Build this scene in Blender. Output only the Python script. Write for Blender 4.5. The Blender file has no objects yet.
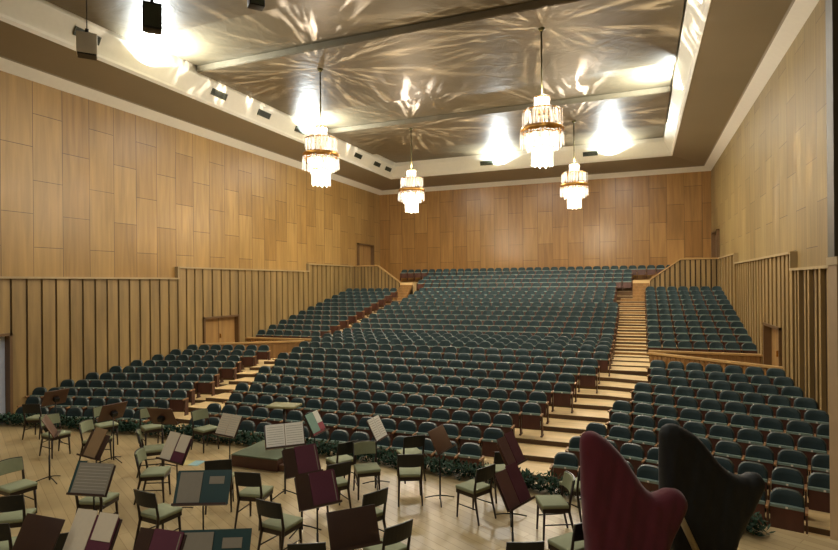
import bpy, bmesh, math, random
from mathutils import Vector, Matrix
random.seed(7)
PI = math.pi
S = bpy.context.scene
C = S.collection

# ------------------------------------------------------------------ camera
# metres; stage floor at z = 0, camera 3.35 m above it, hall axis = +Y
H0 = 3.35
FPX, YAW, ROLL = 560.5, 0.377, -0.009
cam_d = bpy.data.cameras.new('camera'); cam = bpy.data.objects.new('camera', cam_d); C.objects.link(cam)
cam_d.sensor_width = 36.0; cam_d.lens = FPX / 838 * 36.0
cam_d.shift_y = 8.0 / 838; cam_d.clip_start = .05; cam_d.clip_end = 200
cam.matrix_world = Matrix.Translation((0, 0, H0)) @ Matrix.Rotation(YAW, 4, 'Z') @ Matrix.Rotation(PI/2, 4, 'X') @ Matrix.Rotation(ROLL*1.0, 4, 'Z')
S.camera = cam
_c, _s, _cr, _sr = math.cos(YAW), math.sin(YAW), math.cos(ROLL), math.sin(ROLL)
def ray(x, y):
    u = (x-419)/FPX; v = (y-283)/FPX
    u, v = _cr*u+_sr*v, -_sr*u+_cr*v
    return Vector((u*_c-_s, u*_s+_c, -v))
def at(x, y, z):            # measured point of the photo at world height z
    r = ray(x, y); k = (z-H0)/r.z
    return Vector((r.x*k, r.y*k, z))
def atd(x, y, d):
    r = ray(x, y)*d; return Vector((r.x, r.y, r.z+H0))

# ------------------------------------------------------------------ world, exposure, main lights
S.view_settings.view_transform = 'Standard'; S.view_settings.look = 'None'
S.view_settings.gamma = 1.0; S.view_settings.exposure = 0.0; S.view_settings.use_curve_mapping = False
w = bpy.data.worlds.new('world'); S.world = w; w.use_nodes = True
w.node_tree.nodes['Background'].inputs[0].default_value = (.75, .8, .8, 1)
w.node_tree.nodes['Background'].inputs[1].default_value = .02
XL, XR, YB, YF, ZC = -19.215, 4.22, 40.2, -8.0, 10.35
XM = -7.5
def area(name, loc, size, power, col, rot=(0,0,0), sy=None, spread=PI):
    l = bpy.data.lights.new(name, 'AREA'); l.energy = power; l.color = col; l.size = size
    if sy: l.shape = 'RECTANGLE'; l.size_y = sy
    l.spread = spread
    o = bpy.data.objects.new(name, l); o.location = loc; o.rotation_euler = rot; C.objects.link(o); return o
WARM = (1, .84, .62); NEUT = (1, .94, .83); COOL = (.88, .98, 1.0)
# added fill lights over the platform, out of view
area('stage_fill', (-3.5, .3, 9.4), 1.6, 230, NEUT, (0, 0, 0), 5)
area('stage_fill', (-9.5, .3, 9.4), 1.6, 200, NEUT, (0, 0, 0), 5)
# added fill lights in rows just under the hanging ceiling slabs, no fixtures
for xx in (-13.5, -7.5, -1.5):
    for yy in (12.2, 22.0, 31.0):
        area('hall_fill', (xx, yy, 11.2), 1.4, 205 if yy < 13 else (300 if yy < 23 else 370), NEUT)
# cove floods aimed at the ceiling slabs
FL = [((-16.3, 15.2, 11.05), 900, (.7, 0, 1)), ((-16.3, 25.3, 11.05), 800, (.7, 0, 1)), ((1.5, 25.2, 11.05), 1000, (-.8, 0, 1)),
      ((-1.7, 36.6, 10.95), 760, (0, -.5, 1)), ((-8.7, 36.6, 10.95), 640, (0, -.5, 1)), ((1.75, 17.5, 11.2), 90, (-.2, .2, 1))]

# ------------------------------------------------------------------ materials
def lin(r, g, b):
    f = lambda v: ((v/255+.055)/1.055)**2.4 if v > 10 else v/255/12.92
    return (f(r), f(g), f(b), 1)
class NT:
    def __init__(s, name):
        s.m = bpy.data.materials.new(name); s.m.use_nodes = True
        s.t = s.m.node_tree; s.b = s.t.nodes['Principled BSDF']
    def n(s, typ, **kw):
        x = s.t.nodes.new(typ)
        for k, v in kw.items():
            if k.startswith('i_'): x.inputs[k[2:].replace('_', ' ')].default_value = v
            else: setattr(x, k, v)
        return x
    def l(s, a, b): s.t.links.new(a, b)
def simple(name, col, rough=.5, metal=0, var=.12, scale=6, bump=0, bscale=40, coat=0):
    a = NT(name); a.b.inputs['Roughness'].default_value = rough; a.b.inputs['Metallic'].default_value = metal
    tc = a.n('ShaderNodeTexCoord'); nz = a.n('ShaderNodeTexNoise'); nz.inputs['Scale'].default_value = scale
    nz.inputs['Detail'].default_value = 3
    a.l(tc.outputs['Object'], nz.inputs['Vector'])
    mx = a.n('ShaderNodeMix', data_type='RGBA')
    mx.inputs['A'].default_value = tuple(c*(1-var) for c in col[:3])+(1,)
    mx.inputs['B'].default_value = tuple(min(1, c*(1+var)) for c in col[:3])+(1,)
    a.l(nz.outputs['Fac'], mx.inputs['Factor']); a.l(mx.outputs['Result'], a.b.inputs['Base Color'])
    if coat: a.b.inputs['Coat Weight'].default_value = coat
    if bump:
        n2 = a.n('ShaderNodeTexNoise'); n2.inputs['Scale'].default_value = bscale
        a.l(tc.outputs['Object'], n2.inputs['Vector'])
        bp = a.n('ShaderNodeBump'); bp.inputs['Strength'].default_value = bump; bp.inputs['Distance'].default_value = .02
        a.l(n2.outputs['Fac'], bp.inputs['Height']); a.l(bp.outputs['Normal'], a.b.inputs['Normal'])
    return a.m
def veneer(name, horiz, h0, v0, c1, c2, seam, off=.5):
    """tall veneer boards 1.05 x 2.28 m in running bond; horiz = position axis along the wall"""
    a = NT(name)
    g = a.n('ShaderNodeNewGeometry'); sp = a.n('ShaderNodeSeparateXYZ'); a.l(g.outputs['Position'], sp.inputs[0])
    def addc(o, v):
        m = a.n('ShaderNodeMath', operation='ADD'); a.l(o, m.inputs[0]); m.inputs[1].default_value = v; return m.outputs[0]
    cb = a.n('ShaderNodeCombineXYZ')
    a.l(addc(sp.outputs['Z'], -v0), cb.inputs[0]); a.l(addc(sp.outputs[horiz], -h0), cb.inputs[1])
    br = a.n('ShaderNodeTexBrick'); br.offset = off; br.offset_frequency = 2
    br.inputs['Scale'].default_value = 1; br.inputs['Mortar Size'].default_value = .012
    br.inputs['Mortar Smooth'].default_value = .3; br.inputs['Bias'].default_value = 0
    br.inputs['Brick Width'].default_value = 2.28; br.inputs['Row Height'].default_value = 1.05
    br.inputs['Color1'].default_value = c1; br.inputs['Color2'].default_value = c2; br.inputs['Mortar'].default_value = seam
    a.l(cb.outputs[0], br.inputs['Vector'])
    # vertical grain
    cg = a.n('ShaderNodeCombineXYZ'); m1 = a.n('ShaderNodeMath', operation='MULTIPLY'); m1.inputs[1].default_value = 5
    m2 = a.n('ShaderNodeMath', operation='MULTIPLY'); m2.inputs[1].default_value = .35
    a.l(sp.outputs[horiz], m1.inputs[0]); a.l(sp.outputs['Z'], m2.inputs[0])
    a.l(m1.outputs[0], cg.inputs[0]); a.l(m2.outputs[0], cg.inputs[1])
    nz = a.n('ShaderNodeTexNoise'); nz.inputs['Scale'].default_value = 1; nz.inputs['Detail'].default_value = 5
    nz.inputs['Distortion'].default_value = .6
    a.l(cg.outputs[0], nz.inputs['Vector'])
    rp = a.n('ShaderNodeMapRange'); rp.inputs['From Min'].default_value = .3; rp.inputs['From Max'].default_value = .7
    rp.inputs['To Min'].default_value = .78; rp.inputs['To Max'].default_value = 1.16
    a.l(nz.outputs['Fac'], rp.inputs['Value'])
    vm = a.n('ShaderNodeVectorMath', operation='SCALE'); a.l(br.outputs['Color'], vm.inputs[0]); a.l(rp.outputs[0], vm.inputs['Scale'])
    a.l(vm.outputs[0], a.b.inputs['Base Color'])
    a.b.inputs['Roughness'].default_value = .30; a.b.inputs['Specular IOR Level'].default_value = .55
    bp = a.n('ShaderNodeBump'); bp.inputs['Strength'].default_value = .25; bp.inputs['Distance'].default_value = .05
    n3 = a.n('ShaderNodeTexNoise'); n3.inputs['Scale'].default_value = .9; a.l(g.outputs['Position'], n3.inputs['Vector'])
    a.l(n3.outputs['Fac'], bp.inputs['Height']); a.l(bp.outputs['Normal'], a.b.inputs['Normal'])
    return a.m
V1, V2, VS = lin(168,134,78), lin(148,114,62), lin(84,62,34)
M_venL = veneer('veneer_left', 'Y', 11.87, 4.69, V1, V2, VS)
M_venR = veneer('veneer_right', 'Y', 11.87, 4.2, lin(150,128,80), lin(132,110,66), VS)
M_venL.node_tree.nodes['Principled BSDF'].inputs['Roughness'].default_value = .40
M_venR.node_tree.nodes['Principled BSDF'].inputs['Roughness'].default_value = .52
M_venB = veneer('veneer_back', 'X', -11.0, 4.9, lin(166,126,72), lin(148,108,58), VS)
def streaky(name, col, axis_scale, rough=.4, lo=.75, hi=1.15):
    a = NT(name); g = a.n('ShaderNodeNewGeometry'); mp = a.n('ShaderNodeMapping'); mp.inputs['Scale'].default_value = axis_scale
    a.l(g.outputs['Position'], mp.inputs['Vector'])
    nz = a.n('ShaderNodeTexNoise'); nz.inputs['Scale'].default_value = 1; nz.inputs['Detail'].default_value = 6
    a.l(mp.outputs[0], nz.inputs['Vector'])
    rp = a.n('ShaderNodeMapRange'); rp.inputs['From Min'].default_value = .3; rp.inputs['From Max'].default_value = .7
    rp.inputs['To Min'].default_value = lo; rp.inputs['To Max'].default_value = hi; a.l(nz.outputs['Fac'], rp.inputs['Value'])
    vm = a.n('ShaderNodeVectorMath', operation='SCALE'); vm.inputs[0].default_value = col[:3]; a.l(rp.outputs[0], vm.inputs['Scale'])
    a.l(vm.outputs[0], a.b.inputs['Base Color']); a.b.inputs['Roughness'].default_value = rough
    return a.m
M_slat = streaky('slat_wood', lin(148,122,76), (3.0, 3.0, .3), .5, .66, 1.18)
M_slatdark = simple('slat_gap_wood', lin(66,48,28), .7)
M_ledge = simple('ledge_wood', lin(164,144,106), .45)
M_rail = simple('rail_wood', lin(176,142,90), .45)
M_parapet = streaky('parapet_wood', lin(140,104,60), (6, 6, .4), .45)
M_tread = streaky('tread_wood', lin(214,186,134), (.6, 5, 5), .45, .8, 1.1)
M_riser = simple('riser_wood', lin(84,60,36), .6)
M_doorw = streaky('door_wood', lin(160,124,74), (4, 4, .4), .45)
M_doorframe = simple('door_frame_wood', lin(104,78,48), .5)
M_cream = simple('cream_plaster', lin(232,229,218), .6, var=.05)
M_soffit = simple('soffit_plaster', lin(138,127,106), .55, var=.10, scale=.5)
M_lip = simple('cove_plaster', lin(226,222,206), .5, var=.05)
M_black = simple('black_metal', lin(26,26,24), .45, .3)
M_vent = simple('vent_grille', lin(60,66,48), .6)
M_stagewall = simple('stage_wall', lin(150,125,90), .6)
# ceiling slabs: glossy painted board, gently uneven
a = NT('ceiling_slab_paint')
g = a.n('ShaderNodeNewGeometry'); nz = a.n('ShaderNodeTexNoise'); nz.inputs['Scale'].default_value = .35; nz.inputs['Detail'].default_value = 4
nz.inputs['Distortion'].default_value = 1.2
a.l(g.outputs['Position'], nz.inputs['Vector'])
mx = a.n('ShaderNodeMix', data_type='RGBA'); mx.inputs['A'].default_value = lin(100,89,68); mx.inputs['B'].default_value = lin(126,114,90)
a.l(nz.outputs['Fac'], mx.inputs['Factor']); a.l(mx.outputs['Result'], a.b.inputs['Base Color'])
a.b.inputs['Roughness'].default_value = .46; a.b.inputs['Metallic'].default_value = .2
n2 = a.n('ShaderNodeTexNoise'); n2.inputs['Scale'].default_value = .8; n2.inputs['Detail'].default_value = 3; n2.inputs['Distortion'].default_value = 2
a.l(g.outputs['Position'], n2.inputs['Vector'])
bp = a.n('ShaderNodeBump'); bp.inputs['Strength'].default_value = .3; bp.inputs['Distance'].default_value = .08
a.l(n2.outputs['Fac'], bp.inputs['Height']); a.l(bp.outputs['Normal'], a.b.inputs['Normal'])
M_slab = a.m
# stage floor boards
a = NT('stage_boards')
g = a.n('ShaderNodeNewGeometry'); mp = a.n('ShaderNodeMapping'); mp.inputs['Rotation'].default_value = (0, 0, .5)
a.l(g.outputs['Position'], mp.inputs['Vector'])
br = a.n('ShaderNodeTexBrick'); br.inputs['Scale'].default_value = 1; br.inputs['Brick Width'].default_value = 2.4
br.inputs['Row Height'].default_value = .14; br.inputs['Mortar Size'].default_value = .004
br.inputs['Color1'].default_value = lin(188,168,124); br.inputs['Color2'].default_value = lin(170,149,106); br.inputs['Mortar'].default_value = lin(140,116,76)
a.l(mp.outputs[0], br.inputs['Vector'])
nz = a.n('ShaderNodeTexNoise'); nz.inputs['Scale'].default_value = .9; nz.inputs['Detail'].default_value = 4; a.l(g.outputs['Position'], nz.inputs['Vector'])
rp = a.n('ShaderNodeMapRange'); rp.inputs['From Min'].default_value = .35; rp.inputs['From Max'].default_value = .65
rp.inputs['To Min'].default_value = .8; rp.inputs['To Max'].default_value = 1.08; a.l(nz.outputs['Fac'], rp.inputs['Value'])
vm = a.n('ShaderNodeVectorMath', operation='SCALE'); a.l(br.outputs['Color'], vm.inputs[0]); a.l(rp.outputs[0], vm.inputs['Scale'])
a.l(vm.outputs[0], a.b.inputs['Base Color']); a.b.inputs['Roughness'].default_value = .3
M_stage = a.m
M_teal = simple('teal_upholstery', lin(32,53,56), .75, var=.18, scale=5)
M_teal2 = simple('teal_lit_seat_edge', lin(122,144,136), .6, var=.12, scale=8)  # paler than the upholstery: light caught by the tipped-up lip, put into the colour
M_shell = simple('seat_back_rim', lin(58,68,64), .5, var=.1)
M_pan = streaky('seat_plywood', lin(84,52,42), (5, 5, 1), .35, .75, 1.15)
M_arm = simple('armrest_wood', lin(150,112,76), .35)
M_armside = simple('armrest_side_wood', lin(74,44,32), .4)
M_plate = simple('number_plate_enamel', lin(235,232,220), .3, var=.02)
M_frame = simple('dark_stained_wood', lin(40,28,22), .35)
M_green = simple('pale_green_upholstery', lin(140,146,114), .8, var=.12, scale=14)
M_greend = simple('chair_back_wood', lin(20,23,24), .4)
M_standback = simple('music_stand_wood', lin(96,66,48), .4)
M_standdark = simple('music_stand_dark_wood', lin(62,45,38), .35)
M_gold = simple('gilt_brass', lin(190,140,70), .3, .9)
M_brass = simple('aged_brass_rod', lin(84,78,46), .35, .8)

# ------------------------------------------------------------------ mesh helpers
class MB:
    def __init__(s): s.v = []; s.f = []; s.mi = []; s.sm = []
    def add(s, vs, fs, mi=0, smooth=False, M=None):
        o = len(s.v)
        for v in vs: s.v.append(tuple(M @ Vector(v)) if M else tuple(v))
        for f in fs: s.f.append([i+o for i in f]); s.mi.append(mi); s.sm.append(smooth)
    def box(s, x0, x1, y0, y1, z0, z1, mi=0, M=None, bev=0, top=None):
        vs = [(x0,y0,z0),(x1,y0,z0),(x1,y1,z0),(x0,y1,z0),(x0,y0,z1),(x1,y0,z1),(x1,y1,z1),(x0,y1,z1)]
        if not bev:
            fs = [(0,3,2,1),(4,5,6,7),(0,1,5,4),(1,2,6,5),(2,3,7,6),(3,0,4,7)]
            s.add(vs, fs, mi, False, M)
            if top is not None: s.mi[-5] = top
            return
        bm = bmesh.new(); b = [bm.verts.new(v) for v in vs]
        for f in [(0,3,2,1),(4,5,6,7),(0,1,5,4),(1,2,6,5),(2,3,7,6),(3,0,4,7)]: bm.faces.new([b[i] for i in f])
        bmesh.ops.bevel(bm, geom=bm.edges[:], offset=bev, segments=2, affect='EDGES', profile=.6)
        bm.verts.index_update()
        s.add([v.co[:] for v in bm.verts], [[v.index for v in f.verts] for f in bm.faces], mi, True, M); bm.free()
    def prism(s, pts, z0, z1, mi=0, top=None, M=None):
        n = len(pts); vs = [(p[0],p[1],z0) for p in pts]+[(p[0],p[1],z1) for p in pts]
        fs = [list(range(n-1,-1,-1)), list(range(n,2*n))]+[(i,(i+1)%n,(i+1)%n+n,i+n) for i in range(n)]
        k = len(s.f); s.add(vs, fs, mi, False, M)
        if top is not None: s.mi[k+1] = top
    def tube(s, pts, r, n=8, mi=0, M=None, cap=True):
        pts = [Vector(p) for p in pts]; rs = r if isinstance(r, (list, tuple)) else [r]*len(pts)
        vs = []; fs = []
        for i, p in enumerate(pts):
            d = (pts[min(i+1, len(pts)-1)]-pts[max(i-1, 0)]).normalized()
            up = Vector((0,0,1)) if abs(d.z) < .95 else Vector((1,0,0))
            x = d.cross(up).normalized(); y = d.cross(x)
            for k in range(n):
                t = 2*PI*k/n; vs.append(p+(x*math.cos(t)+y*math.sin(t))*rs[i])
        for i in range(len(pts)-1):
            for k in range(n):
                fs.append((i*n+k, i*n+(k+1)%n, (i+1)*n+(k+1)%n, (i+1)*n+k))
        if cap: fs += [list(range(n-1,-1,-1)), [len(vs)-n+k for k in range(n)]]
        s.add(vs, fs, mi, True, M)
    def lathe(s, prof, n=16, mi=0, M=None):
        vs = []; fs = []
        for r, z in prof:
            for k in range(n): t = 2*PI*k/n; vs.append((r*math.cos(t), r*math.sin(t), z))
        for i in range(len(prof)-1):
            for k in range(n): fs.append((i*n+k, i*n+(k+1)%n, (i+1)*n+(k+1)%n, (i+1)*n+k))
        s.add(vs, fs, mi, True, M)
    def mesh(s, name, mats):
        me = bpy.data.meshes.new(name); me.from_pydata(s.v, [], s.f)
        for m in (mats if isinstance(mats, (list, tuple)) else [mats]): me.materials.append(m)
        me.polygons.foreach_set('material_index', s.mi); me.polygons.foreach_set('use_smooth', s.sm)
        me.update(); return me
    def build(s, name, mats, parent=None, loc=None):
        o = bpy.data.objects.new(name, s.mesh(name, mats)); C.objects.link(o)
        if parent: o.parent = parent
        if loc is not None: o.location = loc
        return o
def tag(o, label=None, cat=None, group=None, kind=None):
    if label: o['label'] = label
    if cat: o['category'] = cat
    if group: o['group'] = group
    if kind: o['kind'] = kind
    return o
def struct(o): o['kind'] = 'structure'; return o
def thing(name, label, cat, loc=(0,0,0), rz=0, group=None):
    o = bpy.data.objects.new(name, None); C.objects.link(o); o.location = loc; o.rotation_euler = (0,0,rz)
    o.empty_display_size = .1
    return tag(o, label, cat, group)
def copy_tree(o, parent=None):
    c = o.copy(); C.objects.link(c); c.parent = parent
    for ch in list(o.children): copy_tree(ch, c)
    return c

# ------------------------------------------------------------------ terraces
def Yc(k):                       # centre of row k (centre block)
    return 12.1+.97*(k-1)
def Zc(k):
    if k <= 11: return -1.10+.125*(k-1)
    if k <= 14: return .15+.05*(k-11)
    if k <= 24: return .30+.19*(k-14)
    return 2.20+.27*(k-24)
def Zs(k): return Zc(k)-.02*(k-1) if k <= 10 else Zc(k)
def Zu(k): return Zc(k)-.20*(1-(k-14)/10)
XKR, XKL, TT = -1.0, -14.0, math.tan(math.radians(14))
def kink(x, k):
    if k > 11: return 0
    return -TT*max(0, x-XKR, XKL-x)
XE = {1:-1.5,2:-1.3,3:-1.03,4:-.5,5:-.5,6:.03,7:.03,8:.5,9:.5,10:.5}
def front(k): return Yc(k)-.45   # y of the tread's front edge
m = MB()
NK = 29
def strip(x0, x1, y0f, y1f, z0, z1):
    xs = [x0]+[x for x in (XKL, XKR) if x0 < x < x1]+[x1]
    pts = [(x, y0f(x)) for x in xs]+[(x, y1f(x)) for x in reversed(xs)]
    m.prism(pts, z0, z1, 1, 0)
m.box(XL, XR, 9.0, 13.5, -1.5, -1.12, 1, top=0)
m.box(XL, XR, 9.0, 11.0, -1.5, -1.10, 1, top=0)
for k in range(1, NK+1):
    z = Zc(k); last = (k == NK)
    fa = lambda x, k=k: front(k)+kink(x, k)
    fb = (lambda x: YB) if last else (lambda x, k=k: front(k+1)+kink(x, k+1)+.001)
    if k <= 10:
        e = XE[k]-.3
        strip(2*XM-e, e, fa, fb, z-.7, z)
        for (a0, a1) in ((e, XR), (XL, 2*XM-e)):
            strip(a0, a1, fa, fb, Zs(k)-.7, Zs(k))
    elif k <= 13:
        strip(2*XM-.3, .3, fa if k > 11 else (lambda x: front(11)), fb, z-.8, z)
    elif k <= 24:
        strip(2*XM-.3, .3, fa, fb, z-.8, z)
        strip(XL, 2*XM-.3, fa, fb, Zu(k)-.8, Zu(k)); strip(.3, XR, fa, fb, Zu(k)-.8, Zu(k))
    else:
        strip(2*XM+.45, -.45, fa, fb, z-.8, z)
    if k >= 14 and k < 25:       # half steps in the aisles
        zn = Zc(k+1)
        for (a0, a1) in ((-1.1, .25), (2*XM-.25, 2*XM+1.1)):
            m.box(a0, a1, front(k)+.485, front(k+1), z-.01, (z+zn)/2, 2, top=0)
for j in range(6):
    for (a0, a1) in ((-.45, .45), (2*XM-.45, 2*XM+.45)):
        m.box(a0, a1, 34.3+.22*j, 35.6, 2.0, 2.38+.17*j, 2, top=0)
# side passages behind the lower blocks, upper landing
for (a0, a1) in ((.3, XR), (XL, 2*XM-.3)):
    m.box(a0, a1, 20.0, front(14), -1.2, -.2, 1, top=0)
    m.box(-.45 if a0 > 0 else XL, a1 if a0 > 0 else 2*XM+.45, 35.6, YB, 1.0, 3.40, 0, top=0)
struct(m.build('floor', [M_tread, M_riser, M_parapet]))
# stage platform
def stage_y(x): return 9.55-.0125*(x+7.7)**2
m = MB()
xs = [XL+i*(XR-XL)/40 for i in range(41)]
pts = [(XL, YF), (XR, YF)]+[(x, stage_y(x)+.35) for x in reversed(xs)]
m.prism(pts, -1.3, 0, 1, 0)
struct(m.build('floor', [M_stage, M_pan]))

# ------------------------------------------------------------------ walls
Z1, Z2, Z3, Y1, Y2, YP = 3.61, 4.10, 4.55, 19.19, 29.69, 35.51
def side_wall(name, X, sgn, vmat, dr):
    """sgn=+1: wall on the right (room on -x side)"""
    m = MB(); t = .4*sgn; xin = X; xo = X+t
    # upper veneer with openings for the upper door
    def bx(y0, y1, z0, z1, off=0, mi=0):
        a, b = sorted((X-off*sgn, xo)); m.box(a, b, y0, y1, z0, z1, mi)
    bx(YF, Y1, Z1-.3, ZC+1.5); bx(Y1, Y2, Z2-.3, ZC+1.5); bx(Y2, 36.3, Z3-.3, ZC+1.5)
    bx(YP, 36.3, 3.2, Z3); bx(38.8, YB+.4, 3.2, ZC+1.5); bx(36.3, 38.8, 6.3, ZC+1.5)
    # slatted wainscot: dark backing and battens
    for (y0, y1, zt) in ((YF, Y1, Z1), (Y1, Y2, Z2), (Y2, YP, Z3)):
        segs = [(y0, y1, -1.6, zt)]
        if y0 < dr[0] < y1: segs = [(y0, dr[0], -1.6, zt), (dr[1], y1, -1.6, zt), (dr[0], dr[1], dr[2], zt), (dr[0], dr[1], -1.6, -.2)]
        if y0 < 11.0 < y1 and sgn < 0: segs = [(y0, 10.6, -1.6, zt), (12.1, y1, -1.6, zt), (10.6, 12.1, 1.84, zt)]
        for (a, b, c, d) in segs:
            bx(a, b, c, d, .06, 1)
            gp = .045 if sgn < 0 else (.20 if y0 < 0 else (.03 if y0 < Y2 else .07))
            n = max(1, int((b-a)/.5)); pw = (b-a)/n
            for i in range(n):
                ya = a+i*pw+pw*gp; yb = a+(i+1)*pw-pw*gp
                p = .12 if (i % 2 or gp < .05) else .16
                x0, x1 = sorted((X-.06*sgn, X-p*sgn)); ym = (ya+yb)/2
                m.box(x0, x1, ya, ym-.006, c, d, 2)
                x0, x1 = sorted((X-.06*sgn, X-(p-.035)*sgn)); m.box(x0, x1, ym+.006, yb, c, d, 2)
    return struct(m.build(name, [vmat, M_slatdark, M_slat]))
side_wall('wall_left', XL, -1, M_venL, (20.72, 23.21, 1.83))
side_wall('wall_right', XR, 1, M_venR, (20.72, 23.21, 1.83))
m = MB(); m.box(XL-.5, XR+.5, YB, YB+.4, -2, ZC+1.5); struct(m.build('wall_back', M_venB))
m = MB(); m.box(XL-.5, XR+.5, YF-.4, YF, -2, ZC+1.5); struct(m.build('wall_stage', M_stagewall))
# ledges on the wainscot
for X, sg in ((XL, 1), (XR, -1)):
    m = MB()
    for (y0, y1, zt) in ((YF, Y1, Z1), (Y1, Y2, Z2), (Y2, YP, Z3)):
        x0, x1 = sorted((X, X+sg*.20)); m.box(x0, x1, y0, y1, zt, zt+.07)
    for (y, za, zb) in ((Y1, Z1, Z2), (Y2, Z2, Z3)):
        x0, x1 = sorted((X, X+sg*.19)); m.box(x0, x1, y-.07, y, za, zb+.07)
    struct(m.build('trim_1' if sg > 0 else 'trim_2', M_ledge))
# doors
def door(name, X, sg, y0, y1, z0, z1, mat, leafs=2):
    m = MB(); a, b = sorted((X-sg*.16, X-sg*.08)); m.box(a, b, y0, y1, z0, z1, 0)
    if leafs == 2:
        a, b = sorted((X-sg*.082, X-sg*.07)); m.box(a, b, (y0+y1)/2-.015, (y0+y1)/2+.015, z0, z1, 1)
    f = struct(m.build(name, [mat, M_doorframe]))
    m = MB(); a, b = sorted((X-sg*.20, X+sg*.17))
    m.box(a, b, y0-.09, y0, z0, z1+.09); m.box(a, b, y1, y1+.09, z0, z1+.09); m.box(a, b, y0-.09, y1+.09, z1, z1+.09)
    m.build('door_frame', M_doorframe, f)
    m = MB()
    a, b = sorted((X-sg*.08, X-sg*.01)); ym = (y0+y1)/2
    m.box(a, b, ym+.06, ym+.09, z0+.95, z0+1.15); m.build('door_handle', M_gold, f)
    return f
door('door_1', XL, 1, 20.81, 23.12, -.2, 1.74, M_doorw)
door('door_2', XR, -1, 20.81, 23.12, -.2, 1.74, M_doorw)
door('door_3', XL, 1, 36.39, 38.71, 3.4, 6.21, M_doorw)
door('door_4', XR, -1, 36.39, 38.71, 3.4, 6.21, M_doorw)
M_bluedoor = simple('pale_blue_door_paint', lin(196,208,226), .5)
door('door_5', XL, 1, 10.69, 12.01, -1.1, 1.75, M_bluedoor, 1)
# stage portal at the right
m = MB(); px = 2.485
m.box(px, XR+.4, 9.2, 9.6, -1.3, 3.55, 0); struct(m.build('wall_portal', M_stagewall))
m = MB(); m.box(px, XR+.4, 9.3, 9.6, 3.55, 11.6, 0); struct(m.build('wall_portal', simple('portal_panel', lin(74,70,56), .5)))
m = MB(); m.box(px-.02, XR+.4, 9.12, 9.6, 3.55, 3.66, 0); struct(m.build('trim_3', M_ledge))

# parapets -----------------------------------------------------------
def wall_seg(m, p, q, z0, za, zb, th, mi=0):
    p = Vector((p[0],p[1],0)); q = Vector((q[0],q[1],0)); d = (q-p).normalized(); n = Vector((-d.y, d.x, 0))*th/2
    vs = [p-n, q-n, q+n, p+n]
    v = [(a.x,a.y,z0) for a in vs]+[(vs[0].x,vs[0].y,za),(vs[1].x,vs[1].y,zb),(vs[2].x,vs[2].y,zb),(vs[3].x,vs[3].y,za)]
    m.add(v, [(0,3,2,1),(4,5,6,7),(0,1,5,4),(1,2,6,5),(2,3,7,6),(3,0,4,7)], mi)
def slab_seg(m, p, q, za, zb, th, h, mi):
    p = Vector((p[0],p[1],0)); q = Vector((q[0],q[1],0)); d = (q-p).normalized(); n = Vector((-d.y, d.x, 0))*th/2
    vs = [p-n, q-n, q+n, p+n]; zz = [za, zb, zb, za]
    v = [(a.x,a.y,z) for a, z in zip(vs, zz)]+[(a.x,a.y,z+h) for a, z in zip(vs, zz)]
    m.add(v, [(0,3,2,1),(4,5,6,7),(0,1,5,4),(1,2,6,5),(2,3,7,6),(3,0,4,7)], mi)
def mir(x): return 2*XM-x
n_t = 4
for side in (0, 1):
    f = (lambda x: x) if side == 0 else mir
    # rear edge of the lower block
    for (pa, pb) in (((.3, 23.3), (XR, 20.5)), ((.3, 24.0), (XR, 23.85))):
        m = MB(); z0 = -.4
        wall_seg(m, (f(pa[0]), pa[1]), (f(pb[0]), pb[1]), z0, .54, .54, .10, 0)
        n = 26
        for i in range(n):
            t0, t1 = (i+.12)/n, (i+.88)/n
            q0 = (f(pa[0]+(pb[0]-pa[0])*t0), pa[1]+(pb[1]-pa[1])*t0); q1 = (f(pa[0]+(pb[0]-pa[0])*t1), pa[1]+(pb[1]-pa[1])*t1)
            wall_seg(m, q0, q1, z0, .5, .5, .15, 0)
        slab_seg(m, (f(pa[0]-.04), pa[1]+.02), (f(pb[0]), pb[1]), .54, .54, .24, .07, 1)
        struct(m.build('wall_parapet', [M_parapet, M_rail]))
    # upper parapet: level part, then sloping down to the aisle
    m = MB(); xa, xb, xc = XR, XR-2.1, .5
    wall_seg(m, (f(xa), YP), (f(xb), YP), 1.9, Z3, Z3, .08, 2)
    wall_seg(m, (f(xb), YP), (f(xc), YP), 1.9, Z3, 3.36, .08, 2)
    n = 14
    for i in range(n):
        x0 = xa+(xc-xa)*(i+.14)/n; x1 = xa+(xc-xa)*(i+.86)/n
        zf = lambda x: Z3 if x > xb else Z3+(3.36-Z3)*(xb-x)/(xb-xc)
        wall_seg(m, (f(x0), YP-.05), (f(x1), YP-.05), 1.9, zf(x0)-.02, zf(x1)-.02, .08, 0)
    slab_seg(m, (f(xa), YP-.03), (f(xb), YP-.03), Z3, Z3, .24, .08, 1)
    slab_seg(m, (f(xb), YP-.03), (f(xc-.05), YP-.03), Z3, 3.36, .24, .08, 1)
    struct(m.build('wall_parapet', [M_slat, M_rail, M_slatdark]))

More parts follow.
